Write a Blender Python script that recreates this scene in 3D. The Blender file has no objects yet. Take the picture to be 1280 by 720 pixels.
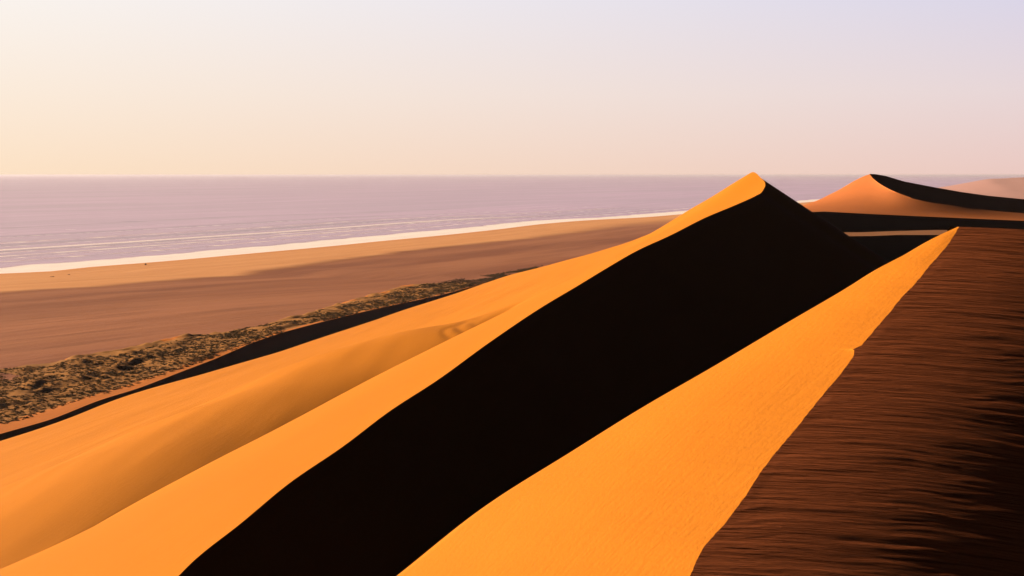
import bpy, math, random
import numpy as np
from mathutils import Vector, noise as mnoise

random.seed(7); np.random.seed(7)
R = math.radians
C = bpy.context.scene.collection
sc = bpy.context.scene

# ------------------------------------------------------------------ camera model
H = 120.0                       # camera height above the sea
F = 1778.0                      # focal length in units of a 1280 px wide frame
PITCH = math.atan((360 - 218.3) / F)
SUN_AZ, SUN_EL = R(-73), R(18)
SUN = np.array([math.sin(SUN_AZ) * math.cos(SUN_EL), math.cos(SUN_AZ) * math.cos(SUN_EL), math.sin(SUN_EL)])
LEE = np.array([math.sin(R(107)), math.cos(R(107))])     # horizontal direction shadows fall

def ray(px, py):
    a = (px - 640) / F; b = (360 - py) / F
    cp, sp = math.cos(PITCH), math.sin(PITCH)
    y = cp + b * sp; z = -sp + b * cp
    return np.array([a / y, 1.0, z / y])

def P(px, py, D):
    r = ray(px, py)
    return np.array([r[0] * D, D, H + r[2] * D])

def Pz(px, py, z):
    r = ray(px, py)
    return P(px, py, (z - H) / r[2])

def proj(p):
    cp, sp = math.cos(PITCH), math.sin(PITCH)
    x, y, z = p[..., 0], p[..., 1], p[..., 2] - H
    d = y * cp - z * sp; u = y * sp + z * cp
    return 640 + F * x / d, 360 - F * u / d

def resample(pts, n, power=1.0, smooth=True):
    """Catmull-Rom through pts, n samples evenly by parameter; power>1 packs samples near the start."""
    pts = np.asarray(pts, float); m = len(pts)
    if power == 'dist':
        pass
    # fine curve
    k = 24
    out = []
    e = np.vstack([2 * pts[0] - pts[1], pts, 2 * pts[-1] - pts[-2]])
    for i in range(1, m):
        p0, p1, p2, p3 = e[i - 1], e[i], e[i + 1], e[i + 2]
        # centripetal-ish tangents limited by the segment lengths
        l1 = np.linalg.norm(p2 - p1) + 1e-9; l0 = np.linalg.norm(p1 - p0) + 1e-9; l2 = np.linalg.norm(p3 - p2) + 1e-9
        m1 = ((p2 - p1) / l1 * l0 + (p1 - p0) / l0 * l1) / (l0 + l1) * l1
        m2 = ((p3 - p2) / l2 * l1 + (p2 - p1) / l1 * l2) / (l1 + l2) * l1
        for t in np.linspace(0, 1, k, endpoint=False):
            t2, t3 = t * t, t * t * t
            out.append((2 * t3 - 3 * t2 + 1) * p1 + (t3 - 2 * t2 + t) * m1 + (-2 * t3 + 3 * t2) * p2 + (t3 - t2) * m2)
    out.append(pts[-1]); out = np.array(out)
    # sample by distance, weighted so that near stretches get more samples
    seg = np.linalg.norm(np.diff(out, axis=0), axis=1)
    mid = 0.5 * (out[1:] + out[:-1])
    w = seg / np.maximum(np.hypot(mid[:, 0], mid[:, 1]), 5.0) ** (power if power != 'dist' else 1)
    s = np.concatenate([[0], np.cumsum(w)]); s /= s[-1]
    q = np.linspace(0, 1, n)
    return np.stack([np.interp(q, s, out[:, j]) for j in range(out.shape[1])], 1)

# ------------------------------------------------------------------ mesh helpers
def grid_faces(nu, nv, off=0, flip=False):
    i = np.arange((nu - 1) * (nv - 1)); a = (i // (nv - 1)) * nv + i % (nv - 1) + off
    f = np.stack([a, a + 1, a + nv + 1, a + nv], 1)
    return f[:, ::-1] if flip else f

def mesh_from(name, V, Fc, uv=None, smooth=True):
    me = bpy.data.meshes.new(name)
    V = np.asarray(V, np.float32); Fc = np.asarray(Fc, np.int32)
    me.vertices.add(len(V)); me.vertices.foreach_set('co', V.ravel())
    n = len(Fc); k = Fc.shape[1]
    me.loops.add(n * k); me.loops.foreach_set('vertex_index', Fc.ravel())
    me.polygons.add(n)
    me.polygons.foreach_set('loop_start', np.arange(0, n * k, k, dtype=np.int32))
    me.polygons.foreach_set('loop_total', np.full(n, k, np.int32))
    me.polygons.foreach_set('use_smooth', np.full(n, smooth))
    if uv is not None:
        l = me.uv_layers.new(name='UVMap')
        l.data.foreach_set('uv', np.asarray(uv, np.float32)[Fc.ravel()].ravel())
    me.update(calc_edges=True); me.validate()
    return me

def link(name, me, mat, kind=None, label=None, cat=None, group=None, loc=None, parent=None):
    o = bpy.data.objects.new(name, me); C.objects.link(o)
    if me is not None and mat is not None and not me.materials: me.materials.append(mat)
    if kind: o['kind'] = kind
    if label: o['label'] = label
    if cat: o['category'] = cat
    if group: o['group'] = group
    if loc is not None: o.location = loc
    if parent: o.parent = parent
    return o

def patches(name, grids, mat, **kw):
    """several (nu,nv,3) grids -> one object, unwelded where grids meet so brinks stay sharp; every face turned up"""
    Vs, Fs, off = [], [], 0
    for G in grids:
        nu, nv = G.shape[:2]
        V = G.reshape(-1, 3)
        f = grid_faces(nu, nv)
        a, b, c = V[f[:, 0]], V[f[:, 1]], V[f[:, 2]]
        nz = np.cross(b - a, c - b)[:, 2]
        if np.median(nz) < 0: f = f[:, ::-1]
        Vs.append(V); Fs.append(f + off); off += len(V)
    return link(name, mesh_from(name, np.vstack(Vs), np.vstack(Fs)), mat, **kw)

def smooth01(x): x = np.clip(x, 0, 1); return x * x * (3 - 2 * x)

def wob(x, seed, scale):
    return np.array([mnoise.noise(Vector((float(v) / scale, seed * 7.31, 0.5))) for v in np.atleast_1d(x)])

def wob2(X, Y, seed, scale, octs=3):
    sh = X.shape; out = np.zeros(X.size); xs, ys = X.ravel() / scale, Y.ravel() / scale
    # value noise, vectorised
    amp = 1.0
    for o in range(octs):
        rs = np.random.RandomState(seed * 13 + o); T = rs.rand(256, 256) * 2 - 1
        xi, yi = np.floor(xs).astype(int), np.floor(ys).astype(int)
        fx, fy = xs - xi, ys - yi; fx = fx * fx * fx * (fx * (fx * 6 - 15) + 10); fy = fy * fy * fy * (fy * (fy * 6 - 15) + 10)
        g = lambda a, b: T[a % 256, b % 256]
        out += amp * ((g(xi, yi) * (1 - fx) + g(xi + 1, yi) * fx) * (1 - fy) + (g(xi, yi + 1) * (1 - fx) + g(xi + 1, yi + 1) * fx) * fy)
        xs, ys, amp = xs * 2.03, ys * 2.03, amp * .5
    return out.reshape(sh)

class TPS:
    def __init__(s, X, z, reg=0.0):
        s.X = np.asarray(X, float) / 100.; n = len(X)
        d = np.linalg.norm(s.X[:, None] - s.X[None], axis=2)
        K = s.k(d) + reg * np.eye(n)
        Pm = np.hstack([np.ones((n, 1)), s.X])
        A = np.zeros((n + 3, n + 3)); A[:n, :n] = K; A[:n, n:] = Pm; A[n:, :n] = Pm.T
        s.w = np.linalg.lstsq(A, np.concatenate([z, np.zeros(3)]), rcond=None)[0]
    @staticmethod
    def k(d): return np.where(d > 0, d * d * np.log(np.maximum(d, 1e-12)), 0)
    def __call__(s, Q):
        Q = np.asarray(Q, float) / 100.; out = np.empty(len(Q))
        for i in range(0, len(Q), 20000):
            q = Q[i:i + 20000]
            d = np.linalg.norm(q[:, None] - s.X[None], axis=2)
            out[i:i + 20000] = s.k(d) @ s.w[:-3] + s.w[-3] + q @ s.w[-2:]
        return out

# ------------------------------------------------------------------ materials
class NT:
    def __init__(s, name):
        s.m = bpy.data.materials.new(name); s.m.use_nodes = True
        s.t = s.m.node_tree; s.N = s.t.nodes; s.L = s.t.links
        s.b = s.N['Principled BSDF']
    def n(s, typ, **kw):
        nd = s.N.new(typ)
        ins = kw.pop('ins', {})
        for k, v in kw.items(): setattr(nd, k, v)
        for k, v in ins.items():
            if isinstance(v, bpy.types.NodeSocket): s.L.new(v, nd.inputs[k])
            else: nd.inputs[k].default_value = v
        return nd
    def math(s, op, a, b=0.0, c=None, clamp=False):
        d = {0: a, 1: b}
        if c is not None: d[2] = c
        return s.n('ShaderNodeMath', operation=op, use_clamp=clamp, ins=d).outputs[0]
    def mix(s, f, a, b):
        nd = s.n('ShaderNodeMix', data_type='RGBA', ins={0: f}); 
        for i, v in ((6, a), (7, b)):
            if isinstance(v, bpy.types.NodeSocket): s.L.new(v, nd.inputs[i])
            else: nd.inputs[i].default_value = (*v, 1)
        return nd.outputs[2]
    def sstep(s, x, a, b):
        return s.n('ShaderNodeMapRange', interpolation_type='SMOOTHSTEP', ins={0: x, 1: a, 2: b, 3: 0.0, 4: 1.0}).outputs[0]
    def coord(s, scale=(1, 1, 1), rot=(0, 0, 0), src=None):
        src = src or s.n('ShaderNodeTexCoord').outputs['Object']
        return s.n('ShaderNodeMapping', vector_type='TEXTURE' if False else 'POINT', ins={'Vector': src, 'Scale': scale, 'Rotation': rot}).outputs[0]
    def noise(s, vec, scale, detail=4, rough=.55, dist=0.0):
        return s.n('ShaderNodeTexNoise', ins={'Vector': vec, 'Scale': scale, 'Detail': detail, 'Roughness': rough, 'Distortion': dist}).outputs['Fac']
    def bump(s, h, dist, strength=1.0, normal=None):
        ins = {'Height': h, 'Distance': dist, 'Strength': strength}
        if normal is not None: ins['Normal'] = normal
        return s.n('ShaderNodeBump', ins=ins).outputs[0]
    def out(s, col, rough, normal=None, spec=.2):
        for k, v in (('Base Color', col), ('Roughness', rough), ('Normal', normal)):
            if v is None: continue
            if isinstance(v, bpy.types.NodeSocket): s.L.new(v, s.b.inputs[k])
            else: s.b.inputs[k].default_value = (*v, 1) if k == 'Base Color' else v
        s.b.inputs['Specular IOR Level'].default_value = spec
        return s.m

SAND = (.46, .163, .011)

def sand_mat(name, col=SAND, big=25., grain=.6, bump=.012, stk=.32, turn=17):
    t = NT(name)
    oc = t.n('ShaderNodeTexCoord').outputs['Object']
    rot = t.coord(src=oc, rot=(0, 0, R(turn)))                      # x now runs across the crest, y along it
    st = t.coord(src=rot, scale=(.30, .045, .3))
    n1 = t.noise(st, 1.0, 5, .6)
    n2 = t.noise(oc, 1.0 / big, 3, .5)
    n3 = t.noise(oc, 1.0 / grain, 6, .65)
    v = t.math('ADD', t.math('MULTIPLY', n1, .10), t.math('ADD', t.math('MULTIPLY', n2, .12), t.math('MULTIPLY', n3, .12)))
    v = t.math('ADD', v, .83)
    hs = t.n('ShaderNodeHueSaturation', ins={'Color': (*col, 1), 'Value': v})
    b = t.bump(n3, bump * 6, .35)
    st2 = t.coord(src=rot, scale=(2.2, .16, 1))
    n4 = t.noise(st2, 1.0, 5, .6)
    b = t.bump(n4, .12, stk, b)
    return t.out(hs.outputs[0], .95, b, .1)

M_main = sand_mat('main_dune_sand')
M_far = sand_mat('far_dune_sand', col=(.43, .138, .040), big=60, grain=3)

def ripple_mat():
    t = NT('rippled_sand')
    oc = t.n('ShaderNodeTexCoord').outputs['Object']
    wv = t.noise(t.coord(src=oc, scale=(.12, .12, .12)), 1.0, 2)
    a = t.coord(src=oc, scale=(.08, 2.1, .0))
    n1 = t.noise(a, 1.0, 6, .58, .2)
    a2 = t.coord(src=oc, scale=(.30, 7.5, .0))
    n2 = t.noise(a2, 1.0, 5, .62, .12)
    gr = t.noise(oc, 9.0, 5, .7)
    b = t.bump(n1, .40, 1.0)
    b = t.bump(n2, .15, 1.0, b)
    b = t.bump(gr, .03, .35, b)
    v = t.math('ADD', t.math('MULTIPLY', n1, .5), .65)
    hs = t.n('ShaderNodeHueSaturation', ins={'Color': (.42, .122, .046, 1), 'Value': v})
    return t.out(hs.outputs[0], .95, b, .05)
M_ripple = ripple_mat()

# ------------------------------------------------------------------ coast frame
def z0(x, y): return Pz(x, y, 0.0)
shore_px = [(0, 342), (60, 339.3), (100, 334.9), (200, 327), (300, 318), (400, 309), (475, 301.5), (556, 293.8), (620, 287), (681, 279.7), (740, 275), (800, 271.9), (858, 267.2)]
sh = [z0(*p)[:2] for p in shore_px]
d0 = sh[0] - sh[3]; d0 /= np.linalg.norm(d0)
far = []
az = R(24)
last = sh[-1]
for d, a in ((1500, 22), (4000, 24), (9000, 25), (25000, 26), (60000, 25), (90000, 25)):
    last = last + d * np.array([math.sin(R(a)), math.cos(R(a))]); far.append(last)
sh = [sh[0] + d0 * 9000, sh[0] + d0 * 2500] + sh + far
shore = resample(sh, 420, .9)
ss = np.concatenate([[0], np.cumsum(np.linalg.norm(np.diff(shore, axis=0), axis=1))])
i0 = np.argmin(np.linalg.norm(shore - sh[2], axis=1)); ss -= ss[i0]
OFFN = np.array([-math.cos(R(23)), math.sin(R(23))])          # seaward

def strip(ts, zfun):
    ts = np.asarray(ts, float)
    XY = shore[:, None, :] + OFFN[None, None, :] * ts[None, :, None]
    S = np.broadcast_to(ss[:, None], XY.shape[:2]); T = np.broadcast_to(ts[None], XY.shape[:2])
    Z = zfun(S, T, XY)
    V = np.dstack([XY, Z]); uv = np.dstack([S / 1000., T / 1000.])
    return V, uv

# water
ts = np.concatenate([np.arange(0, 1000, 20), np.geomspace(1000, 140000, 60)])
V, uv = strip(ts, lambda S, T, XY: np.zeros(S.shape))
f = grid_faces(*V.shape[:2]);
me = mesh_from('water', V.reshape(-1, 3), f, uv.reshape(-1, 2))
if me.polygons[0].normal.z < 0:
    me.flip_normals()

def water_mat():
    t = NT('sea_water')
    uvn = t.n('ShaderNodeUVMap', uv_map='UVMap').outputs[0]
    sep = t.n('ShaderNodeSeparateXYZ', ins={0: uvn}); s, d = sep.outputs[0], sep.outputs[1]
    wob_ = t.noise(t.coord(src=uvn, scale=(1.3, .0, 1)), 1.0, 4, .6)
    wob2_ = t.noise(t.coord(src=uvn, scale=(9, 3.0, 1)), 1.0, 4, .6)
    # swash sheet along the beach
    edge = t.math('ADD', t.math('MULTIPLY', wob_, .10), t.math('ADD', .02, t.math('MULTIPLY', wob2_, .06)))
    swash = t.math('SUBTRACT', 1.0, t.sstep(t.math('SUBTRACT', d, edge), -.002, .014))
    def line(centre, slope, width, seed, lo, hi, s0, s1, wig=.03):
        w = t.noise(t.coord(src=uvn, scale=(1.0, 0, 1)), 1.1 + seed * .37, 3)
        c = t.math('ADD', t.math('ADD', centre - wig / 2, t.math('MULTIPLY', w, wig)), t.math('MULTIPLY', s, slope))
        dd = t.math('ABSOLUTE', t.math('SUBTRACT', d, c))
        m = t.math('SUBTRACT', 1.0, t.sstep(dd, width * .4, width))
        br = t.sstep(t.noise(t.coord(src=uvn, scale=(1.6, 0, 1)), 1.0 + seed, 4, .7), lo, hi)
        fade = t.math('MULTIPLY', t.sstep(s, s0 - .3, s0), t.math('SUBTRACT', 1.0, t.sstep(s, s1, s1 + .6)))
        return t.math('MULTIPLY', m, t.math('MULTIPLY', br, fade))
    foam = swash
    for a in ((.445, -.048, .020, 0, .05, .35, -3, 2.2, .02), (.30, -.02, .012, 3, .32, .55, -3, 1.2, .04), (.37, -.03, .010, 5, .40, .58, -3, 2.0, .04),
              (.62, -.05, .016, 7, .38, .62, -3, 3.2, .05), (.19, .0, .012, 9, .42, .6, -3, 3.5, .05), (.245, .01, .008, 17, .45, .62, -3, 3.0, .05), (.52, -.04, .008, 19, .48, .62, -3, 3.0, .06), (.78, -.05, .012, 23, .5, .64, -3, 3.4, .08), (.95, -.05, .016, 11, .58, .66, -3, 4, .08), (1.7, -.1, .03, 13, .6, .66, 0, 5, .08)):
        foam = t.math('MAXIMUM', foam, t.math('MULTIPLY', line(*a), .85))
    fn = t.noise(t.coord(src=uvn, scale=(14, 60, 1)), 1.0, 6, .65)
    foam = t.math('MULTIPLY', foam, t.math('ADD', t.math('MULTIPLY', fn, .5), .72), clamp=True)
    # swell streaks
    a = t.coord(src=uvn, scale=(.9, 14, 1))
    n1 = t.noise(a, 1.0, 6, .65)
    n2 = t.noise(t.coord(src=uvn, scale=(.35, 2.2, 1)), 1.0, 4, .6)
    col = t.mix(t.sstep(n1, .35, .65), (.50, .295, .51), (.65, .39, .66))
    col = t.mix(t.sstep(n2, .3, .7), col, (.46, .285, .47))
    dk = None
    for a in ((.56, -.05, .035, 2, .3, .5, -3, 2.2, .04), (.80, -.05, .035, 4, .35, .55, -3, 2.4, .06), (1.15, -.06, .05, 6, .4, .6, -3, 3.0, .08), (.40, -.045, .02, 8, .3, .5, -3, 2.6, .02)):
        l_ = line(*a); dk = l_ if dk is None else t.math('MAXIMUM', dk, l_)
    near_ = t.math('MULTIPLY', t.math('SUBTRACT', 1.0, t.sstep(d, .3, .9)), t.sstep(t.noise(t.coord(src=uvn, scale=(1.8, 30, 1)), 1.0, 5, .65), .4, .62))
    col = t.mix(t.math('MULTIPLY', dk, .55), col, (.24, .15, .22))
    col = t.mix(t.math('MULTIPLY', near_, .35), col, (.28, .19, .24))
    col = t.mix(foam, col, (.96, .92, .96))
    rough = t.math('ADD', t.math('MULTIPLY', foam, .5), .24)
    b = t.bump(n1, 3.5, .5)
    t.out(col, rough, b, .5)
    t.b.inputs['IOR'].default_value = 1.33
    return t.m
link('water', me, water_mat(), kind='structure')

# ground sheet
def zland(S, T, XY):
    t = -T                                                # metres inland
    z = np.where(t < 0, t * .03, 2.0 * smooth01(t / 180.) + 3.0 * smooth01((t - 150) / 600.))
    z = z + .9 * smooth01((t - 170) / 80) * wob2(XY[..., 0] / 3., XY[..., 1], 3, 60., 3) * np.clip(1 - t / 4000, 0, 1)
    return z
ti = np.concatenate([[-60, -20], np.arange(0, 260, 12), np.arange(260, 1500, 20), np.geomspace(1500, 120000, 40)])
V, uv = strip(-ti, zland)
me = mesh_from('ground', V.reshape(-1, 3), grid_faces(*V.shape[:2]), uv.reshape(-1, 2))
if me.polygons[0].normal.z < 0: me.flip_normals()

def ground_mat():
    t = NT('coastal_plain')
    uvn = t.n('ShaderNodeUVMap', uv_map='UVMap').outputs[0]
    sep = t.n('ShaderNodeSeparateXYZ', ins={0: uvn}); s = sep.outputs[0]; d = t.math('MULTIPLY', sep.outputs[1], -1.0)
    w = t.noise(t.coord(src=uvn, scale=(2.2, .6, 1)), 1.0, 5, .6)
    w2 = t.noise(t.coord(src=uvn, scale=(14, 6, 1)), 1.0, 4, .6)
    e = t.math('ADD', d, t.math('ADD', t.math('MULTIPLY', t.math('SUBTRACT', w, .5), .09), t.math('MULTIPLY', t.math('SUBTRACT', w2, .5), .035)))
    e = t.math('SUBTRACT', e, t.math('MULTIPLY', t.math('SUBTRACT', 1.0, t.sstep(s, -.25, .55)), .105))
    soft = t.sstep(s, 1.0, 2.6)
    b1 = t.n('ShaderNodeMapRange', interpolation_type='SMOOTHSTEP', ins={0: e, 1: t.math('SUBTRACT', .192, t.math('MULTIPLY', soft, .08)), 2: t.math('ADD', .238, t.math('MULTIPLY', soft, .13)), 3: 0.0, 4: 1.0}).outputs[0]
    wet = t.math('SUBTRACT', 1.0, t.sstep(d, .0, .05))
    st = t.noise(t.coord(src=uvn, scale=(1.1, 9, 1)), 1.0, 7, .62)
    st2 = t.noise(t.coord(src=uvn, scale=(3.0, 34, 1)), 1.0, 6, .7)
    beach = t.mix(t.sstep(st2, .3, .7), (.60, .28, .115), (.67, .335, .15))
    beach = t.mix(t.math('MULTIPLY', wet, .5), beach, (.62, .26, .09))
    plain = t.mix(t.sstep(st, .36, .64), (.225, .082, .046), (.35, .145, .078))
    plain = t.mix(t.math('MULTIPLY', t.sstep(st2, .42, .7), .35), plain, (.26, .10, .05))
    # a darker drift line at the top of the beach
    dk = t.math('MULTIPLY', t.math('SUBTRACT', 1.0, t.sstep(t.math('ABSOLUTE', t.math('SUBTRACT', e, .222)), .0, .03)), t.math('SUBTRACT', 1.0, soft))
    plain = t.mix(t.math('MULTIPLY', dk, .6), plain, (.24, .09, .035))
    # pale blown sand near the dunes
    drift = t.math('MULTIPLY', t.sstep(d, .46, .70), t.sstep(t.noise(t.coord(src=uvn, scale=(2.2, 13, 1)), 1.0, 6, .62), .42, .60))
    col = t.mix(t.math('MULTIPLY', drift, .55), plain, (.40, .165, .092))
    strk = t.math('MULTIPLY', t.sstep(d, .35, .6), t.sstep(t.noise(t.coord(src=uvn, scale=(3.1, 30, 1)), 1.3, 6, .65), .52, .66))
    col = t.mix(t.math('MULTIPLY', strk, .4), col, (.17, .065, .035))
    col = t.mix(b1, beach, col)
    oc = t.n('ShaderNodeTexCoord').outputs['Object']
    g = t.noise(oc, .35, 6, .65)
    b = t.bump(st2, 3.0, .6); b = t.bump(g, .5, .4, b)
    return t.out(col, .95, b, .1)
M_ground = ground_mat()
link('ground', me, M_ground, kind='structure')

# ------------------------------------------------------------------ main dune
# brink: 3-D line from below the frame up to the tip, then round to the summit
def Dmain(y): t = (720 - y) / (720 - 235.); return 1 / ((1 - t) / 110. + t / 420.)
br_px = [(223, 720), (240, 703), (300, 655), (363, 603), (426, 560), (487, 514), (544, 477), (609, 430), (678, 383.5), (722.5, 357), (757, 336), (799, 312), (834, 296), (884, 271), (920, 256), (946, 244)]
brink = [P(x, y, Dmain(y)) for x, y in br_px]
s0 = (brink[0] - brink[4]); s0 /= np.linalg.norm(s0)
tipl = [P(953.5, 238, 417), P(956.5, 232, 423), P(955.2, 226.5, 430), P(949.5, 221.5, 437), P(938.5, 216.5, 446)]
nb = len(brink) + 1
W0pts = [brink[0] + s0 * 55] + brink + tipl
back_px = [(930, 221, 455), (920, 227, 460), (888, 247, 472), (862, 262, 485), (847, 271.5, 495), (830, 283, 510), (800, 297, 550), (753, 312.7, 630), (705, 326, 770), (676, 334, 910), (640, 343, 1130), (606, 354, 1440)]
Rpts = [tipl[-1]] + [P(*p) for p in back_px]
w3_px = [(0, 551), (62, 531.5), (125, 506.6), (175, 489), (219, 478), (266, 463), (316, 450), (355, 437), (400, 422), (462, 401.6), (509, 386), (556, 371.5), (606, 354)]
zw3 = np.linspace(6, 9.5, len(w3_px))
W3pts = [Pz(x, y, z) for (x, y), z in zip(w3_px, zw3)]
W3pts[-1] = Rpts[-1]
e0 = (W3pts[0] - W3pts[2]); e0 /= np.linalg.norm(e0)
W3pts = [W3pts[0] + e0 * 330] + W3pts

NU, NV = 640, 330
W0 = resample(W0pts, NU, 1.0)
W3 = resample(W3pts, NU, 1.0)
q = np.linspace(0, 1, NV)
Rr = resample(Rpts, NV, 1.0)
near = W0[0] * (1 - q[:, None]) + W3[0] * q[:, None]
u = np.linspace(0, 1, NU)[:, None, None]; v = q[None, :, None]
coons = (1 - v) * W0[:, None] + v * W3[:, None] + (1 - u) * near[None] + u * Rr[None] \
    - ((1 - u) * (1 - v) * W0[0] + u * (1 - v) * W0[-1] + (1 - u) * v * W3[0] + u * v * W3[-1])
XY = coons[..., :2]

ctrl = [W0[i] for i in range(0, NU, 14)] + [W0[-1]] + [W3[i] for i in range(0, NU, 24)] + [Rr[i] for i in range(4, NV, 9)] + [W3[-1]]
# the flank between the brink and its skyline (or its foot) runs straight, without a bulge
_bx = np.array([proj(p_)[0] for p_ in W0]); _by = np.array([proj(p_)[1] for p_ in W0])
_rx = np.array([proj(p_)[0] for p_ in np.vstack([W3, Rr[::-1]])]); _all = np.vstack([W3, Rr[::-1]])
nt_ = int(NU * .93)
for px in list(range(60, 600, 60)) + list(range(600, 830, 22)):
    i_ = np.argmin(np.abs(_bx[:nt_] - px)) if px > 225 else None
    j_ = np.argmin(np.abs(_rx - px))
    if i_ is None: continue
    a_, b_ = W0[i_], _all[j_]
    for f_ in ((.2, .45, .7) ):
        c_ = a_ + (b_ - a_) * f_; c_[2] -= (1.5 if px >= 600 else 0) * math.sin(math.pi * f_); ctrl.append(c_)
ctrl = np.array(ctrl)
tps = TPS(ctrl[:, :2], ctrl[:, 2], 1e-5)
Z = tps(XY.reshape(-1, 2)).reshape(NU, NV)

def hit(px, py, sink=0.0):
    """where the ray of a pixel first meets the smooth windward surface"""
    r = ray(px, py); Ds = np.linspace(70, 1400, 2600)
    X = r[None, :2] * Ds[:, None]; zr = H + r[2] * Ds
    d = zr - tps(X) + sink; i = np.argmax(d < 0)
    return X[i]
crease_px = [(20, 724), (100, 678), (200, 625), (300, 572), (350, 545), (400, 520), (450, 495), (500, 470), (550, 445), (590, 423), (622, 403), (655, 384), (690, 366)]
_c, _A = [], []
for k_, p_ in enumerate(crease_px):
    h_ = hit(*p_); f_ = 1.0 + .34 * (.78 + .22 * min(1, k_ / 6.)) - .02 * max(0, k_ - 8)
    c_ = h_ * f_; r_ = ray(*p_); _c.append(c_)
    _A.append(float(tps(c_[None])[0] - (H + r_[2] * c_[1])))
crease = resample(np.array(_c), 240, .01)
for _ in range(60): crease[1:-1] = (crease[:-2] + 2 * crease[1:-1] + crease[2:]) / 4
def dist_poly(XY, poly):
    """signed distance to the line and the (continuous) place along it"""
    Q = XY.reshape(-1, 2); idx = np.zeros(len(Q), int); n = len(poly)
    for i in range(0, len(Q), 20000):
        idx[i:i + 20000] = ((Q[i:i + 20000, None] - poly[None]) ** 2).sum(2).argmin(1)
    best = np.full(len(Q), 1e9); sg = np.ones(len(Q)); tq = np.zeros(len(Q))
    for o in (-1, 0):
        k = np.clip(idx + o, 0, n - 2); a = poly[k]; t = poly[k + 1] - a; L2 = (t ** 2).sum(1)
        f = np.clip(((Q - a) * t).sum(1) / L2, 0, 1); e = Q - a - t * f[:, None]; dd = np.hypot(e[:, 0], e[:, 1])
        m = dd < best; best[m] = dd[m]; tq[m] = ((k + f) / (n - 1))[m]
        sg[m] = np.sign(t[:, 0] * (Q[:, 1] - a[:, 1]) - t[:, 1] * (Q[:, 0] - a[:, 0]))[m]
    return (best * sg).reshape(XY.shape[:-1]), tq.reshape(XY.shape[:-1])
d, tq = dist_poly(XY, crease)
_s = np.concatenate([[0], np.cumsum(np.linalg.norm(np.diff(crease, axis=0), axis=1))]); _s /= _s[-1]
_ci = np.array([np.argmin(np.linalg.norm(crease - c_, axis=1)) for c_ in _c]) / 239.
Am = np.interp(tq, np.linspace(0, 1, 60), np.interp(np.linspace(0, 1, 60), _ci, _A)); Am = np.maximum(Am, 0)
edge_dist = np.clip(np.linalg.norm(XY - W0[:, None, :2], axis=2) / 8., 0, 1)
wl = np.maximum(Am * 3.3, 3.); wr = np.maximum(Am * 2.0, 3.)
Z = Z - Am * np.where(d > 0, np.exp(-np.abs(d) / wl), np.exp(-np.abs(d) / wr)) * smooth01(edge_dist) * smooth01((1 - tq) / .2)
# a broad swell on the seaward side of the hollow: its near flank turns away from the sun
_f = lambda ys: np.interp(tq, _ct, np.convolve(np.pad(np.interp(_ct, _ci, ys), 12, 'edge'), np.hanning(27)[1:-1] / np.hanning(27).sum(), 'valid'))
_ct = np.linspace(0, 1, 120)
Bm = .88 * (1 + .12 * wob2(XY[..., 0], XY[..., 1], 41, 45., 3)) * _f([1.5, 2.6, 4.2, 5.8, 6.6, 7.2, 7.4, 7.2, 6.8, 6.4, 6.0, 5.5, 5.0])
wS = 30.
xd = np.clip(d, 0, None) / wS
Z = Z + Bm * np.where(xd < 1, xd * (1 - xd * xd * .33) * 1.5, np.exp(-((xd - 1) / 1.6) ** 2)) * smooth01((1 - tq) / .2)
# soft swells along the dune
al = XY[..., 0] * math.sin(R(17)) + XY[..., 1] * math.cos(R(17)); ac = XY[..., 0] * math.cos(R(17)) - XY[..., 1] * math.sin(R(17))
amp = smooth01(np.linalg.norm(XY - W0[:, None, :2], axis=2) / 60.) * smooth01((1 - v[..., 0]) / .12) * smooth01((1 - u[..., 0]) / .1)
Z = Z + amp * (.8 * wob2(ac, al / 6., 5, 70., 2) + .26 * wob2(ac + .12 * al, al / 5., 6, 17., 3))
# slump scars in the hollow
def scar(px, py, rad, depth, squash=.5):
    global Z
    r_ = ray(px, py); pp = np.dstack([XY, Z]); qx, qy = proj(pp.reshape(-1, 3)); e_ = np.hypot(qx - px, qy - py)
    near_ = np.where(e_ < e_.min() + 2.5)[0]; c = XY.reshape(-1, 2)[near_[np.argmin(XY.reshape(-1, 2)[near_, 1])]]
    dx = XY[..., 0] - c[0]; dy = (XY[..., 1] - c[1]) * .42
    r = np.sqrt(dx * dx + dy * dy); a = np.arctan2(dy, dx)
    m = np.exp(-((r - rad) / (.32 * rad)) ** 2) * smooth01((np.cos(a - math.pi) + .15) / .6)
    Z = Z - depth * m
scar(570, 410, 2.6, .2); scar(589, 404, 2.9, .24); scar(606, 399, 2.6, .12)
wind = np.dstack([XY, Z])
wind[:, 0] = W0; wind[-1] = Rr

# lee side: falls from the brink (and from the back ridge) at the angle of repose
base = np.vstack([W0, Rr[2:]])
tan = np.gradient(base[:, :2], axis=0); tan /= np.linalg.norm(tan, axis=1)[:, None]
nrm = np.stack([tan[:, 1], -tan[:, 0]], 1)
for _ in range(14): nrm[1:-1] = (nrm[:-2] + nrm[1:-1] * 2 + nrm[2:]) / 4
nrm /= np.linalg.norm(nrm, axis=1)[:, None]
rr = np.concatenate([np.linspace(0, 4, 10), np.geomspace(4.6, 175, 50)])
slope = .645
G = base[:, None, :] + np.dstack([nrm[:, None, 0] * rr, nrm[:, None, 1] * rr, np.broadcast_to(-slope * rr, (len(base), len(rr)))])
G[..., 2] = np.maximum(G[..., 2], 1.0 + .02 * G[..., 2])
patches('sand_dune', [wind, G], M_main, kind='structure', label='tallest sand dune with a knife edge crest and a wide black shaded slip face', cat='dune')

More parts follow.
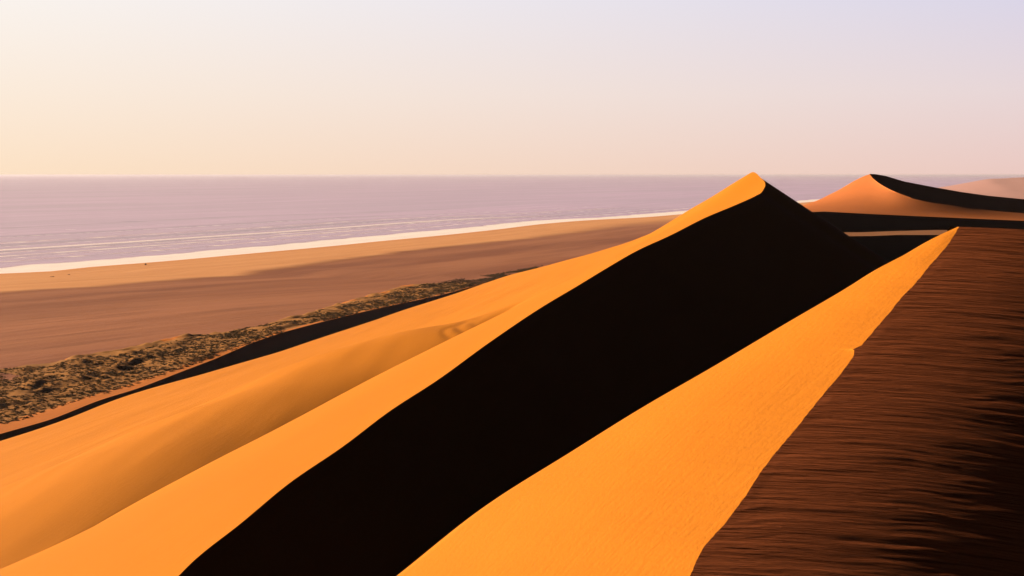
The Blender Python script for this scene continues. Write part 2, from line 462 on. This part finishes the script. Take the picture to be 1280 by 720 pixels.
# ------------------------------------------------------------------ low dune between big dune and scrub
T_px = [(0, 542.5), (62, 525), (125, 500), (175, 485), (219, 467.5), (266, 450), (316, 428), (355, 415), (400, 403), (478, 384), (531, 372), (580, 361), (612, 353)]
Tx = np.array([p[0] for p in T_px]); Ty = np.array([p[1] for p in T_px])
lee = np.array([math.sin(R(118)), math.cos(R(118))])
foot = resample(W3pts, 900, .8)
crest = []
for w in foot:
    best = None
    for h in np.concatenate([np.arange(.6, 20, .1)]):
        p = np.array([w[0] - lee[0] * h / .62, w[1] - lee[1] * h / .62, w[2] + h])
        x, y = proj(p); ty = np.interp(x, Tx, Ty) if x >= 0 else Ty[0] + (0 - x) * .3
        if best is None or abs(y - ty) < best[0]: best = (abs(y - ty), h)
    crest.append(best[1])
crest = np.array(crest)
for _ in range(50): crest[1:-1] = (crest[:-2] + 2 * crest[1:-1] + crest[2:]) / 4
_fx = np.array([proj(p_)[0] for p_ in foot]); _i5 = int(np.argmin(np.abs(_fx - 470)))
crest[_i5:] = crest[_i5] * np.clip((612 - _fx[_i5:]) / (612 - 470.), .03, 1) ** 1.1
hh = crest.copy()
Tl = np.stack([foot[:, 0] - lee[0] * hh / .62, foot[:, 1] - lee[1] * hh / .62, foot[:, 2] + hh], 1)
# slip face, running a little under the big dune's toe
vv = np.linspace(0, 1.35, 18)
slip = Tl[:, None] + (foot - Tl)[:, None] * vv[None, :, None]
# windward side runs out over the plain
out = np.array([-math.cos(R(12)), math.sin(R(12))])
ww = np.concatenate([np.linspace(0, 20, 16), np.linspace(21.5, 420, 250)])
Lf = (80. * np.clip(np.hypot(Tl[:, 0], Tl[:, 1]) / 700., .8, 2.2) ** 1.5)[:, None]
def windz(zc, w): return 3.2 + (zc - 3.2) * np.exp(-(w / Lf) ** 1.35) - 3.5 * smooth01((w - 350) / 60)
XYl = Tl[:, None, :2] + out[None, None] * ww[None, :, None]
pxT, _ = proj(Tl)
bare = 17. * np.clip(1 - pxT / 315., 0, 2.2)[:, None]
hum = smooth01((ww[None] - bare) / 8.) * smooth01((390 - ww[None]) / 60.)
Hm = wob2(XYl[..., 0], XYl[..., 1], 31, 5.5, 3)
Zl = windz(Tl[:, None, 2], ww[None]) + hum * (1.5 * np.maximum(wob2(XYl[..., 0] * .8 - XYl[..., 1] * .25, XYl[..., 1] * .4 + XYl[..., 0] * .1, 35, 15., 2), -.2) + .9 * np.maximum(Hm, -.15) * smooth01(.6 + wob2(XYl[..., 0], XYl[..., 1], 33, 40., 2))) + .9 * smooth01(ww[None] / 40) * wob2(XYl[..., 0], XYl[..., 1], 8, 16., 3)
# the sand of the low dune thins out under the plain along the seaward edge of the scrub
_q = proj(np.dstack([XYl, Zl]).reshape(-1, 3)); _lim = np.interp(_q[0], [0, 62, 125, 175, 219, 265, 328, 400, 469, 525, 600, 675], [464, 458, 444, 435, 425, 417.5, 410, 391, 371, 357, 345.5, 333.5])
_lim = np.where(_q[0] < 0, 464 - _q[0] * .1, _lim); _in = (_q[1] < _lim - 2).reshape(Zl.shape); _in[:, :8] = False
wstar = np.where(_in.any(1), ww[_in.argmax(1)], ww[-1])
for _ in range(80): wstar[1:-1] = (wstar[:-2] + 2 * wstar[1:-1] + wstar[2:]) / 4
Zl = Zl - (8.0 + np.clip(Zl - 4, 0, 30)) * smooth01((ww[None] - wstar[:, None]) / 45.)
lowd = np.dstack([XYl, Zl])
lowobj = patches('sand_dune', [slip, lowd], sand_mat('low_dune_sand', col=(.48, .158, .030), big=18, grain=1.5), kind='structure', label='low long dune with a thin black slip face beside the scrub strip', cat='dune')

M_soil = sand_mat('scrub_soil', col=(.285, .13, .036), big=12, grain=.9)
lowobj.data.materials.append(M_soil)
_mask = (hum > .45 + .25 * wob2(XYl[..., 0], XYl[..., 1], 51, 9., 3)) & (ww[None] < wstar[:, None] + 12 + 14 * wob2(XYl[..., 0], XYl[..., 1], 52, 20., 2))
_mi = np.zeros(len(lowobj.data.polygons), np.int32); _mi[(len(foot) - 1) * (len(vv) - 1):] = _mask[:-1, :-1].ravel()
lowobj.data.polygons.foreach_set('material_index', _mi)

# ------------------------------------------------------------------ far dune and the terraces in front of it
xs = np.array([985, 1010, 1031, 1060, 1089, 1114, 1142, 1167, 1205, 1253, 1280, 1340, 1500, 1800], float)
def yi(pts, x): a = np.array(pts, float); return np.interp(x, a[:, 0], a[:, 1])
B2y = [(985, 266), (1031, 264.4), (1089, 267.5), (1164, 271), (1280, 276), (1500, 284), (1800, 290)]
Ky = [(985, 262), (1010, 257), (1035, 244), (1050, 237), (1066, 227), (1080, 220), (1087, 217.8), (1094, 226.7), (1114, 238), (1142.5, 248.6), (1167.5, 254), (1205, 258.7), (1253, 265), (1280, 266.5), (1500, 276), (1800, 280)]
Sy = [(985, 262), (1010, 257), (1035, 244), (1050, 237), (1066, 227), (1080, 220), (1087, 217.3), (1094, 217.6), (1106.6, 219.7), (1130, 226.7), (1170.6, 234.5), (1202, 240), (1236, 244.7), (1280, 249), (1500, 266), (1800, 274)]
X = np.concatenate([np.linspace(985, 1060, 40), np.linspace(1061, 1140, 120), np.linspace(1141, 1300, 110), np.linspace(1305, 1800, 40)])
def row(ypts, D, xo=0): 
    return np.array([P(x + xo, yi(ypts, x), d) for x, d in zip(X, np.broadcast_to(D, X.shape))])
Dk = np.interp(X, [985, 1087, 1092, 1100, 1114, 1142, 1167, 1205, 1280, 1800], [960, 905, 868, 840, 808, 784, 782, 787, 806, 1020])
B2 = row(B2y, np.interp(X, [985, 1031, 1280, 1800], [690, 700, 771, 980]))
yK = yi(Ky, X)
def relax(a, m, n):
    for _ in range(n):
        b_ = a.copy(); b_[1:-1] = (a[:-2] + 2 * a[1:-1] + a[2:]) / 4; a = np.where(m, b_, a)
    return a
mR = (X > 1088) & (X < 1290)
Dk = relax(Dk, (X > 1089) & (X < 1290), 60)
yK = relax(yK, (X > 1091) & (X < 1295), 120); yK = relax(yK, (X > 1000) & (X < 1082), 20)
K = np.array([P(x, y, d_) for x, y, d_ in zip(X, yK, Dk)])
# the far arm of the crest: from the summit it runs back to the right, its slip face turned to us
S = row(Sy, np.interp(X, [985, 1087, 1280, 1800], [960, 905, 977, 1241]))
S = np.where(X[:, None] <= 1087, K, S)
def drop(Rw, h, az=150, sl=.64):
    d = np.array([math.sin(R(az)), math.cos(R(az))]); o = Rw.copy()
    o[:, 0] += d[0] * h / sl; o[:, 1] += d[1] * h / sl; o[:, 2] -= h
    return o
def loft(a, b, n, bulge=0.0, amp=0.0, seed=1):
    q = np.linspace(0, 1, n)
    G = a[:, None] * (1 - q[None, :, None]) + b[:, None] * q[None, :, None]
    G[..., 2] += bulge * np.sin(np.pi * q)[None]
    if amp: G[..., 2] += amp * np.sin(np.pi * q)[None] ** .5 * wob2(G[..., 0], G[..., 1], seed, 30., 3)
    return G
back = S + np.array([-60, 160, -60.]); back[:, 2] = np.minimum(back[:, 2], 60)
front = loft(B2, K, 70, bulge=0.0, amp=.25)
for j_ in range(70):
    n_ = int(1500 * (1 - j_ / 69.) ** .6)
    for _ in range(n_ if 0 < j_ < 69 else 0):
        front[1:-1, j_] = (front[:-2, j_] + 2 * front[1:-1, j_] + front[2:, j_]) / 4
# concave apron: the slope is steepest under the crest
q = np.linspace(0, 1, 70)[None]; hgt = (K[:, 2] - B2[:, 2])[:, None]
hgt = hgt.copy()
for _ in range(900): hgt[1:-1] = (hgt[:-2] + 2 * hgt[1:-1] + hgt[2:]) / 4
front[..., 2] -= np.clip(hgt, 0, 30) * .16 * np.sin(np.pi * q)
iK = int(np.argmin(np.abs(X - 1086)))
def dropped(Rw, hs, az, sl):
    d_ = np.array([math.sin(R(az)), math.cos(R(az))])
    return Rw[:, None] + np.dstack([np.broadcast_to(d_[0] * hs / sl, (len(Rw), len(hs))), np.broadcast_to(d_[1] * hs / sl, (len(Rw), len(hs))), np.broadcast_to(-hs, (len(Rw), len(hs)))])
Sb = S[iK:].copy()
for i in range(len(Sb)):
    for h in np.arange(0, 40, .2):
        p = drop(Sb[i:i + 1].copy(), h)[0]; px, py = proj(p)
        if py > yi(Ky, px) + (1.6 if i > 12 else .1 * i): break
    Sb[i] = p
bowl = loft(S[iK:], Sb, 24)
Kback = loft(Sb, K[iK:], 10)
patches('sand_dune', [front, Kback, bowl, loft(S, back, 30)], M_far, kind='structure', label='distant curved dune with a black crescent hollow below its summit', cat='dune')

Fy = [(985, 292), (1080, 290), (1117.5, 288), (1180, 286.7), (1280, 288), (1800, 296)]
hF = []
for i, x in enumerate(X):
    best = (1e9, 0)
    for h in np.arange(.5, 20, .1):
        p = drop(B2[i:i + 1], h)[0]; px, py = proj(p); e = abs(py - yi(Fy, px))
        if e < best[0]: best = (e, h)
    hF.append(best[1])
hF = np.array(hF)
for _ in range(6): hF[1:-1] = (hF[:-2] + 2 * hF[1:-1] + hF[2:]) / 4
Fr = drop(B2, hF[:, None][:, 0])
B3y = [(985, 296), (1088, 295), (1120.6, 293.7), (1174, 293.7), (1280, 295), (1800, 304)]
B3 = row(B3y, np.interp(X, [985, 1280, 1800], [610, 684, 880]))
B3[:, :2] = B3[:, :2]
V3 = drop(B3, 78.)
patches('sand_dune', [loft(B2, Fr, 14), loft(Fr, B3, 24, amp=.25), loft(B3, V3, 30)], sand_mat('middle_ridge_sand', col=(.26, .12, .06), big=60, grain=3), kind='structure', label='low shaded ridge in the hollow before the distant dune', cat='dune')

# dunes far inland on the right, pale pink haze mixed into their sand colour
hx = np.linspace(1085, 2300, 160)
def hill(x, D, seed):
    base = np.interp(x, [1085, 1130, 1180, 1215, 1235, 1280, 1400, 2300], [246, 240, 233, 227, 223, 221.6, 219.5, 219])
    return base + .9 * wob(x, seed, 38.)
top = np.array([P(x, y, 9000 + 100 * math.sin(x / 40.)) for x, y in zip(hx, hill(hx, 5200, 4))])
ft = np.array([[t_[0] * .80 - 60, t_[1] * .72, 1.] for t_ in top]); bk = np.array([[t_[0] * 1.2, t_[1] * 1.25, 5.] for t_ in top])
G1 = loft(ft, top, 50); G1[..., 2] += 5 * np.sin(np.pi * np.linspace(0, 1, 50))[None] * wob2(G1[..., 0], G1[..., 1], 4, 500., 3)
patches('sand_dune', [G1, loft(top, bk, 20)], sand_mat('skyline_sand_hazed', col=(.48, .275, .26), big=900, grain=60), kind='structure', label='faint pink hazy dunes on the skyline far inland', cat='dune')

# ------------------------------------------------------------------ foreground dune
CBp = [(862, 720), (880, 684), (907, 653), (933, 618), (947, 595.5), (973, 562), (1000, 529), (1027, 495.5), (1058, 458), (1071, 439), (1104, 400), (1119, 382), (1128.5, 370), (1141, 357.5), (1158, 337), (1177, 315), (1188, 301), (1199, 283.5)]
def Dfg(y, a, b, y0=720., y1=283.5): t = (y0 - y) / (y0 - y1); return 1 / ((1 - t) / a + t / b)
CBw = [P(x, y, Dfg(y, 71, 100)) for x, y in CBp]
dn = CBw[0] - CBw[3]; dn /= np.linalg.norm(dn)
CBw = [CBw[0] + dn * 14] + CBw
NC = 700
CB = resample(CBw, NC, 1.0)
al = np.arange(NC)
# small nicks where the brink has slumped
dist = np.hypot(CB[:, 0], CB[:, 1])
CB[:, 0] += dist * .0004 * (wob(al, 1, 9.) + .8 * wob(al, 2, 3.5))
k0 = np.argmin(np.abs(proj(CB)[1] - 437.5))
notch = .42 * np.clip(1 - np.abs(al - k0) / 7., 0, 1) * np.where(al > k0, 1.0, .55)
SLp = [(500, 720), (622, 624), (725, 559), (815, 503), (900, 454), (991, 400), (1080, 347.6), (1103, 333), (1139, 314), (1174, 294), (1197, 283.6)]
SLw = [P(x, y, Dfg(y, 88.5, 100.3)) for x, y in SLp]
dn = SLw[0] - SLw[3]; dn /= np.linalg.norm(dn)
SL = resample([SLw[0] + dn * 20] + SLw, NC, 1.0)
NL = 90
left = CB[:, None] * (1 - np.linspace(0, 1, NL))[None, :, None] + SL[:, None] * np.linspace(0, 1, NL)[None, :, None]
wd = np.linalg.norm(SL - CB, axis=1)[:, None]
qq = np.linspace(0, 1, NL)[None]
left[..., 2] += .03 * wd * np.sin(np.pi * qq) + np.sin(np.pi * qq) * .07 * wob2(left[..., 0] * .8 + left[..., 1] * .6, (left[..., 1] * .8 - left[..., 0] * .6) * .4, 11, 7.0, 3)
left[..., 0] -= notch[:, None] * np.exp(-qq * wd / .8)
# beyond the shoulder the flank falls away forward and left into the valley
dirs = np.array([math.sin(R(-40)), math.cos(R(-40))])
rr2 = np.concatenate([np.linspace(0, 3, 10), np.geomspace(3.5, 95, 30)])
sl2 = .47 + .45 * smooth01(rr2 / 3.)
zz = -np.concatenate([[0], np.cumsum(np.diff(rr2) * .5 * (sl2[1:] + sl2[:-1]))])
fall = SL[:, None] + np.dstack([np.broadcast_to(dirs[0] * rr2, (NC, len(rr2))), np.broadcast_to(dirs[1] * rr2, (NC, len(rr2))), np.broadcast_to(zz, (NC, len(rr2)))])
# right side: rises away from us to a level rim; level beds run left to right and the face turns
# away from the sun with the distance from the crest
rr3 = np.concatenate([np.linspace(0, 22, 190), np.geomspace(22.4, 70, 30)])
qd = rr3 * .79
e_ = .035 + .0135 * np.minimum(qd, 16)
pz = -np.concatenate([[0], np.cumsum(np.diff(qd) * .5 * (e_[1:] + e_[:-1]))])
right = CB[:, None] + np.dstack([np.broadcast_to(rr3, (NC, len(rr3))), np.zeros((NC, len(rr3))), np.broadcast_to(pz, (NC, len(rr3)))])
_ry = right[..., 1] + .25 * wob2(right[..., 0], right[..., 1], 22, 5.0, 2)
right[..., 2] += smooth01(rr3 / .8)[None] * (.015 * wob2(right[..., 0] * .13, _ry * 1.9, 21, 1.0, 3) + .012 * wob2(right[..., 0] * .3, _ry * 4.2, 23, 1.0, 2))
right[..., 0] -= notch[:, None] * np.exp(-rr3 / .8)[None]
Rm2 = right[-1]
fb = np.concatenate([[0, .5, 1.0, 1.5], 1.5 + np.geomspace(.3, 130, 26)])
fz = -.03 * np.minimum(fb, 1.5) - .62 * np.maximum(fb - 1.5, 0)
fall2 = Rm2[:, None] + np.dstack([np.broadcast_to(-.1 * fb, (len(rr3), len(fb))), np.broadcast_to(fb, (len(rr3), len(fb))), np.broadcast_to(fz, (len(rr3), len(fb)))])
fg = patches('sand_dune', [left, fall, right, fall2], sand_mat('foreground_sand', col=(.50, .171, .014), big=14, grain=.25, bump=.02, stk=.4, turn=52), kind='structure',
             label='nearest dune with a bright orange left slope and a dark rippled right slope', cat='dune')
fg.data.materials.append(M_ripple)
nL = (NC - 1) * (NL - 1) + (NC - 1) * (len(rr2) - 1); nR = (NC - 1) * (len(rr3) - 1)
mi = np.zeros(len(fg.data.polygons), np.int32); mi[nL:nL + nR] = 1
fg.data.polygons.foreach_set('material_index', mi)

# ------------------------------------------------------------------ scrub
def leaf_mat():
    t = NT('scrub_leaves')
    oi = t.n('ShaderNodeObjectInfo').outputs['Random']
    n = t.noise(t.n('ShaderNodeTexCoord').outputs['Object'], 2.5, 3)
    c = t.mix(n, (.04, .024, .008), (.20, .112, .03))
    c = t.mix(t.math('MULTIPLY', oi, .5), c, (.10, .062, .02))
    return t.out(c, .9, None, .1)
M_leaf = leaf_mat()

def tuft_arrays(rs, n=110, r=1.0, h=.75):
    """a low wind-shaped bush: sprays of leaf faces over short stems"""
    Vt, Ft = [], []
    lobes = [(rs.uniform(-.5, .5), rs.uniform(-.5, .5), rs.uniform(.45, .8)) for _ in range(4)]
    for i in range(n):
        lx, ly, lr = lobes[i % 4]
        a = rs.uniform(0, 2 * math.pi); e = rs.uniform(.05, 1) ** .7 * math.pi / 2; q_ = rs.uniform(.55, 1.0)
        c = np.array([lx + math.cos(a) * math.cos(e) * lr * q_, ly + math.sin(a) * math.cos(e) * lr * q_, h * lr * 1.2 * math.sin(e) * q_]) * r
        t1 = rs.normal(size=3); t1 /= np.linalg.norm(t1); t2 = np.cross(t1, rs.normal(size=3)); t2 /= np.linalg.norm(t2)
        s1, s2 = rs.uniform(.10, .22) * r, rs.uniform(.05, .10) * r
        b = len(Vt)
        Vt += [c - t1 * s1, c + t2 * s2, c + t1 * s1, c - t2 * s2]; Ft.append((b, b + 1, b + 2, b + 3))
    return np.array(Vt), np.array(Ft)
rs = np.random.RandomState(5)
sU = [(0, 464), (62, 458), (125, 444), (175, 435), (219, 425), (265, 417.5), (328, 410), (400, 391), (469, 371), (525, 357), (600, 345.5), (675, 333.5)]
sL = [(0, 528), (62, 511), (125, 489), (187, 467.5), (250, 449), (315, 429.5), (400, 404), (478, 385), (531, 373), (606, 356), (650, 343), (675, 336)]
# surface height under the scrub (low dune windward side or plain)
Lx = lowd[..., :2].reshape(-1, 2); Lz = lowd[..., 2].reshape(-1)
def ground_z(x, y):
    # inverse of the windward strip parametrisation
    d = np.abs((Tl[:, 0] - x) * out[1] - (Tl[:, 1] - y) * out[0]); i = d.argmin()
    w = (x - Tl[i, 0]) * out[0] + (y - Tl[i, 1]) * out[1]
    z1 = -1e9
    if 0 <= w <= 230: z1 = float(np.interp(w, ww, lowd[i, :, 2]))
    return max(z1, 4.0)
spots = []
tries = 0
pxT_ = pxT[:, 0] if pxT.ndim > 1 else pxT
yuX, yuY = np.array(sU).T
while len(spots) < 19000 and tries < 230000:
    tries += 1
    i_ = rs.randint(0, len(Tl)); b_ = float(bare[i_, 0]); w_ = b_ + 330 * rs.rand()
    if w_ > wstar[i_] + 14: continue
    # even over the ground: columns are packed near the camera
    if rs.rand() > np.linalg.norm(Tl[min(i_ + 1, len(Tl) - 1)] - Tl[max(i_ - 1, 0)]) / 7.0: continue
    x_, y_ = Tl[i_, 0] + out[0] * w_ + rs.normal() * .6, Tl[i_, 1] + out[1] * w_ + rs.normal() * .6
    g = float(np.interp(w_, ww, lowd[i_, :, 2]))
    if g < 3.9: g = 4.6
    qx, qy = proj(np.array([x_, y_, g])); lim = np.interp(qx, yuX, yuY) if qx >= 0 else 464 - qx * .1
    over = (qy - lim) / 10. + .6 * mnoise.noise(Vector((x_ / 25., y_ / 45., 9.)))
    if over < 0 or qx < -90 or qx > 690: continue
    cl = mnoise.noise(Vector((x_ / 34., y_ / 60., 2.0))) + .5 * mnoise.noise(Vector((x_ / 11., y_ / 20., 5.0)))
    if cl < -.58 + .25 * (1 - min(1, over)) + .3 * max(0, 1 - (w_ - b_) / 10.): continue
    r = rs.uniform(.5, 1.3) * (1.3 if cl > .3 else 1.0)
    spots.append((x_, y_, g - .12, r))
for _ in range(9000):            # the strip runs on over the plain beyond the end of the low dune
    px = rs.uniform(470, 690); a1 = np.interp(px, yuX, yuY); a2 = np.interp(px, [470, 606, 640, 676, 700], [392, 356, 345, 335, 329])
    py = a1 + (a2 - a1) * rs.rand() + rs.normal() * .8; p = Pz(px, py, 5.4)
    if mnoise.noise(Vector((p[0] / 30., p[1] / 60., 2.0))) < -.25: continue
    if rs.rand() > (px - 470) / 90.: continue
    if len(spots) < 26000: spots.append((p[0], p[1], 5.1, rs.uniform(.5, 1.4)))
spots.sort(key=lambda s: -s[3] / s[1])
protos = []
for k in range(6):
    Vt, Ft = tuft_arrays(rs, 130)
    protos.append((Vt, Ft, mesh_from('scrub_bush', Vt, Ft, smooth=False)))
for pr in protos: pr[2].materials.append(M_leaf)
for i, (x, y, z, r) in enumerate(spots[:290]):
    o = bpy.data.objects.new('scrub_bush', protos[i % 6][2]); C.objects.link(o)
    o.location = (x, y, z); o.scale = (r * 1.15, r * 1.15, r); o.rotation_euler = (0, 0, rs.uniform(0, 6.28))
    o['label'] = 'low dark brown desert bush in the scrub strip behind the low dune'
    o['category'] = 'bush'; o['group'] = 'low bushes of the scrub strip'
Vs, Fs, off = [], [], 0
for i, (x, y, z, r) in enumerate(spots[290:]):
    Vt, Ft, _ = protos[i % 6]; Vt = Vt[:280]; Ft = Ft[:70]
    a = rs.uniform(0, 6.28); ca, sa = math.cos(a), math.sin(a)
    W = np.stack([(Vt[:, 0] * ca - Vt[:, 1] * sa) * r * 1.15 + x, (Vt[:, 0] * sa + Vt[:, 1] * ca) * r * 1.15 + y, Vt[:, 2] * r + z], 1)
    Vs.append(W); Fs.append(Ft + off); off += len(W)
link('scrub', mesh_from('scrub', np.vstack(Vs), np.vstack(Fs), smooth=False), M_leaf, kind='stuff', label='low dark ground scrub in a strip between the plain and the low dune', cat='scrub')

# ------------------------------------------------------------------ dark things on the beach
def drift_mat():
    t = NT('weathered_drift'); n = t.noise(t.n('ShaderNodeTexCoord').outputs['Object'], 1.5, 4)
    return t.out(t.mix(n, (.05, .025, .012), (.14, .07, .03)), .9, None, .1)
M_drift = drift_mat()
def heap(px, py, length, hgt, label, seed):
    p = Pz(px, py, 1.4); rs = np.random.RandomState(seed)
    nu, nv = 26, 14; V = []
    for i in range(nu):
        t_ = i / (nu - 1); x = (t_ - .5) * length
        prof_ = (math.sin(math.pi * t_) ** .6) * (.7 + .45 * math.sin(t_ * 9 + seed) * math.sin(t_ * 4.1))
        for j in range(nv):
            a = math.pi * j / (nv - 1)
            k = 1 + .25 * rs.uniform(-1, 1)
            V.append((x + .15 * rs.uniform(-1, 1), math.cos(a) * hgt * .9 * prof_ * k, math.sin(a) * hgt * prof_ * k - .1))
    me = mesh_from('driftwood', V, grid_faces(nu, nv), smooth=False)
    link('driftwood', me, M_drift, label=label, cat='driftwood', loc=(p[0], p[1], 1.3), group='dark drift lying on the beach')
heap(65.5, 346.3, 5.2, 1.7, 'larger dark drift heap low on the beach, leftmost of the three', 1)
heap(86, 343.2, 3.4, .8, 'faintest small drift heap on the beach, right of the larger leftmost one', 2)
heap(182, 331, 2.6, 2.2, 'short upright dark drift heap at the foam edge, rightmost on the beach', 3)

# ------------------------------------------------------------------ haze
def haze():
    x0, x1, y0, y1, z0_, z1_ = -150000, 150000, -12000, 150000, -6.0, 124.0
    V = [(x, y, z) for x in (x0, x1) for y in (y0, y1) for z in (z0_, z1_)]
    Fq = [(0, 1, 3, 2), (4, 6, 7, 5), (0, 4, 5, 1), (2, 3, 7, 6), (0, 2, 6, 4), (1, 5, 7, 3)]
    me = mesh_from('haze', V, Fq, smooth=False)
    m = bpy.data.materials.new('haze_air'); m.use_nodes = True; nt = m.node_tree
    nt.nodes.clear(); o = nt.nodes.new('ShaderNodeOutputMaterial'); pv = nt.nodes.new('ShaderNodeVolumePrincipled')
    pv.inputs['Color'].default_value = (.82, .80, 1.0, 1); pv.inputs['Density'].default_value = 1.3e-5
    pv.inputs['Anisotropy'].default_value = .25
    nt.links.new(pv.outputs[0], o.inputs['Volume'])
    link('haze', me, m, kind='stuff')
haze()

# ------------------------------------------------------------------ camera, sun, sky
cam = bpy.data.cameras.new('camera'); co = bpy.data.objects.new('camera', cam); C.objects.link(co)
cam.sensor_width = 36; cam.lens = 36 * F / 1280; cam.clip_start = .5; cam.clip_end = 600000
co.location = (0, 0, H); co.rotation_euler = (math.pi / 2 - PITCH, 0, 0)
sc.camera = co

sl = bpy.data.lights.new('sun', 'SUN'); sl.energy = 5.0; sl.angle = R(.5); sl.color = (1, .76, .52)
so = bpy.data.objects.new('sun', sl); C.objects.link(so)
so.rotation_euler = Vector(-SUN).to_track_quat('-Z', 'Y').to_euler(); so.location = (-200, 60, 200)

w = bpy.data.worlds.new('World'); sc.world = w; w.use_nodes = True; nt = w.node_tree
N, L = nt.nodes, nt.links; N.clear()
def nd(typ, **kw):
    n_ = N.new(typ); ins = kw.pop('ins', {})
    for k, v_ in kw.items(): setattr(n_, k, v_)
    for k, v_ in ins.items():
        if isinstance(v_, bpy.types.NodeSocket): L.new(v_, n_.inputs[k])
        else: n_.inputs[k].default_value = v_
    return n_
def wm(op, a, b=0.0, clamp=False): return nd('ShaderNodeMath', operation=op, use_clamp=clamp, ins={0: a, 1: b}).outputs[0]
def wmix(f, a, b):
    n_ = nd('ShaderNodeMix', data_type='RGBA', ins={0: f})
    for i, v_ in ((6, a), (7, b)):
        if isinstance(v_, bpy.types.NodeSocket): L.new(v_, n_.inputs[i])
        else: n_.inputs[i].default_value = (*v_, 1)
    return n_.outputs[2]
def wstep(x, a, b): return nd('ShaderNodeMapRange', interpolation_type='SMOOTHSTEP', ins={0: x, 1: a, 2: b, 3: 0.0, 4: 1.0}).outputs[0]
def wlin(x, a, b): return nd('ShaderNodeMapRange', ins={0: x, 1: a, 2: b, 3: 0.0, 4: 1.0}).outputs[0]
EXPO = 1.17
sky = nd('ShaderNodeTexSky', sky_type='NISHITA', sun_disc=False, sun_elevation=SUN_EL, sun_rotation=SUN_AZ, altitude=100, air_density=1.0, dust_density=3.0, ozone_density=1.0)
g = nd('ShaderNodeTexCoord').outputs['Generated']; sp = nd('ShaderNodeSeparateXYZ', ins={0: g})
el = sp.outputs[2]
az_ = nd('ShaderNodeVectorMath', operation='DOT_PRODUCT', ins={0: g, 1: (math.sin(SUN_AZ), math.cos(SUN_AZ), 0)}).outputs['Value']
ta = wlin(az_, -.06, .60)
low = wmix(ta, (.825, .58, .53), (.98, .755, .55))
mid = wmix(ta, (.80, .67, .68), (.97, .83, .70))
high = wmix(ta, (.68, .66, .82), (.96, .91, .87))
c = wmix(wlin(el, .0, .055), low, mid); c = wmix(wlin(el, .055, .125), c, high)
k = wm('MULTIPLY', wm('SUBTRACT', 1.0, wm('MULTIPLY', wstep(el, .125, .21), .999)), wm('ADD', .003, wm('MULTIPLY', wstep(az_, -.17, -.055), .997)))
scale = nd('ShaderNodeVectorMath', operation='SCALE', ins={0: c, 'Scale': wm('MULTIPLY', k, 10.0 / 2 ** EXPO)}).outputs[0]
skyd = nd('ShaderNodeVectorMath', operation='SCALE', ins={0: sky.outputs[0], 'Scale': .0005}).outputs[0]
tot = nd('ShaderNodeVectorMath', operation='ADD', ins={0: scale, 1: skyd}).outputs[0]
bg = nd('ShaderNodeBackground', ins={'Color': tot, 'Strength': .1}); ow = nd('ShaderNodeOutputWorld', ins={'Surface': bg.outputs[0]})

sc.view_settings.view_transform = 'Standard'; sc.view_settings.look = 'None'
sc.view_settings.exposure = EXPO; sc.view_settings.gamma = 1; sc.view_settings.use_curve_mapping = False
sc.cycles.use_denoising = True
sc.cycles.diffuse_bounces = 0; sc.cycles.glossy_bounces = 1; sc.cycles.volume_bounces = 0; sc.cycles.max_bounces = 2
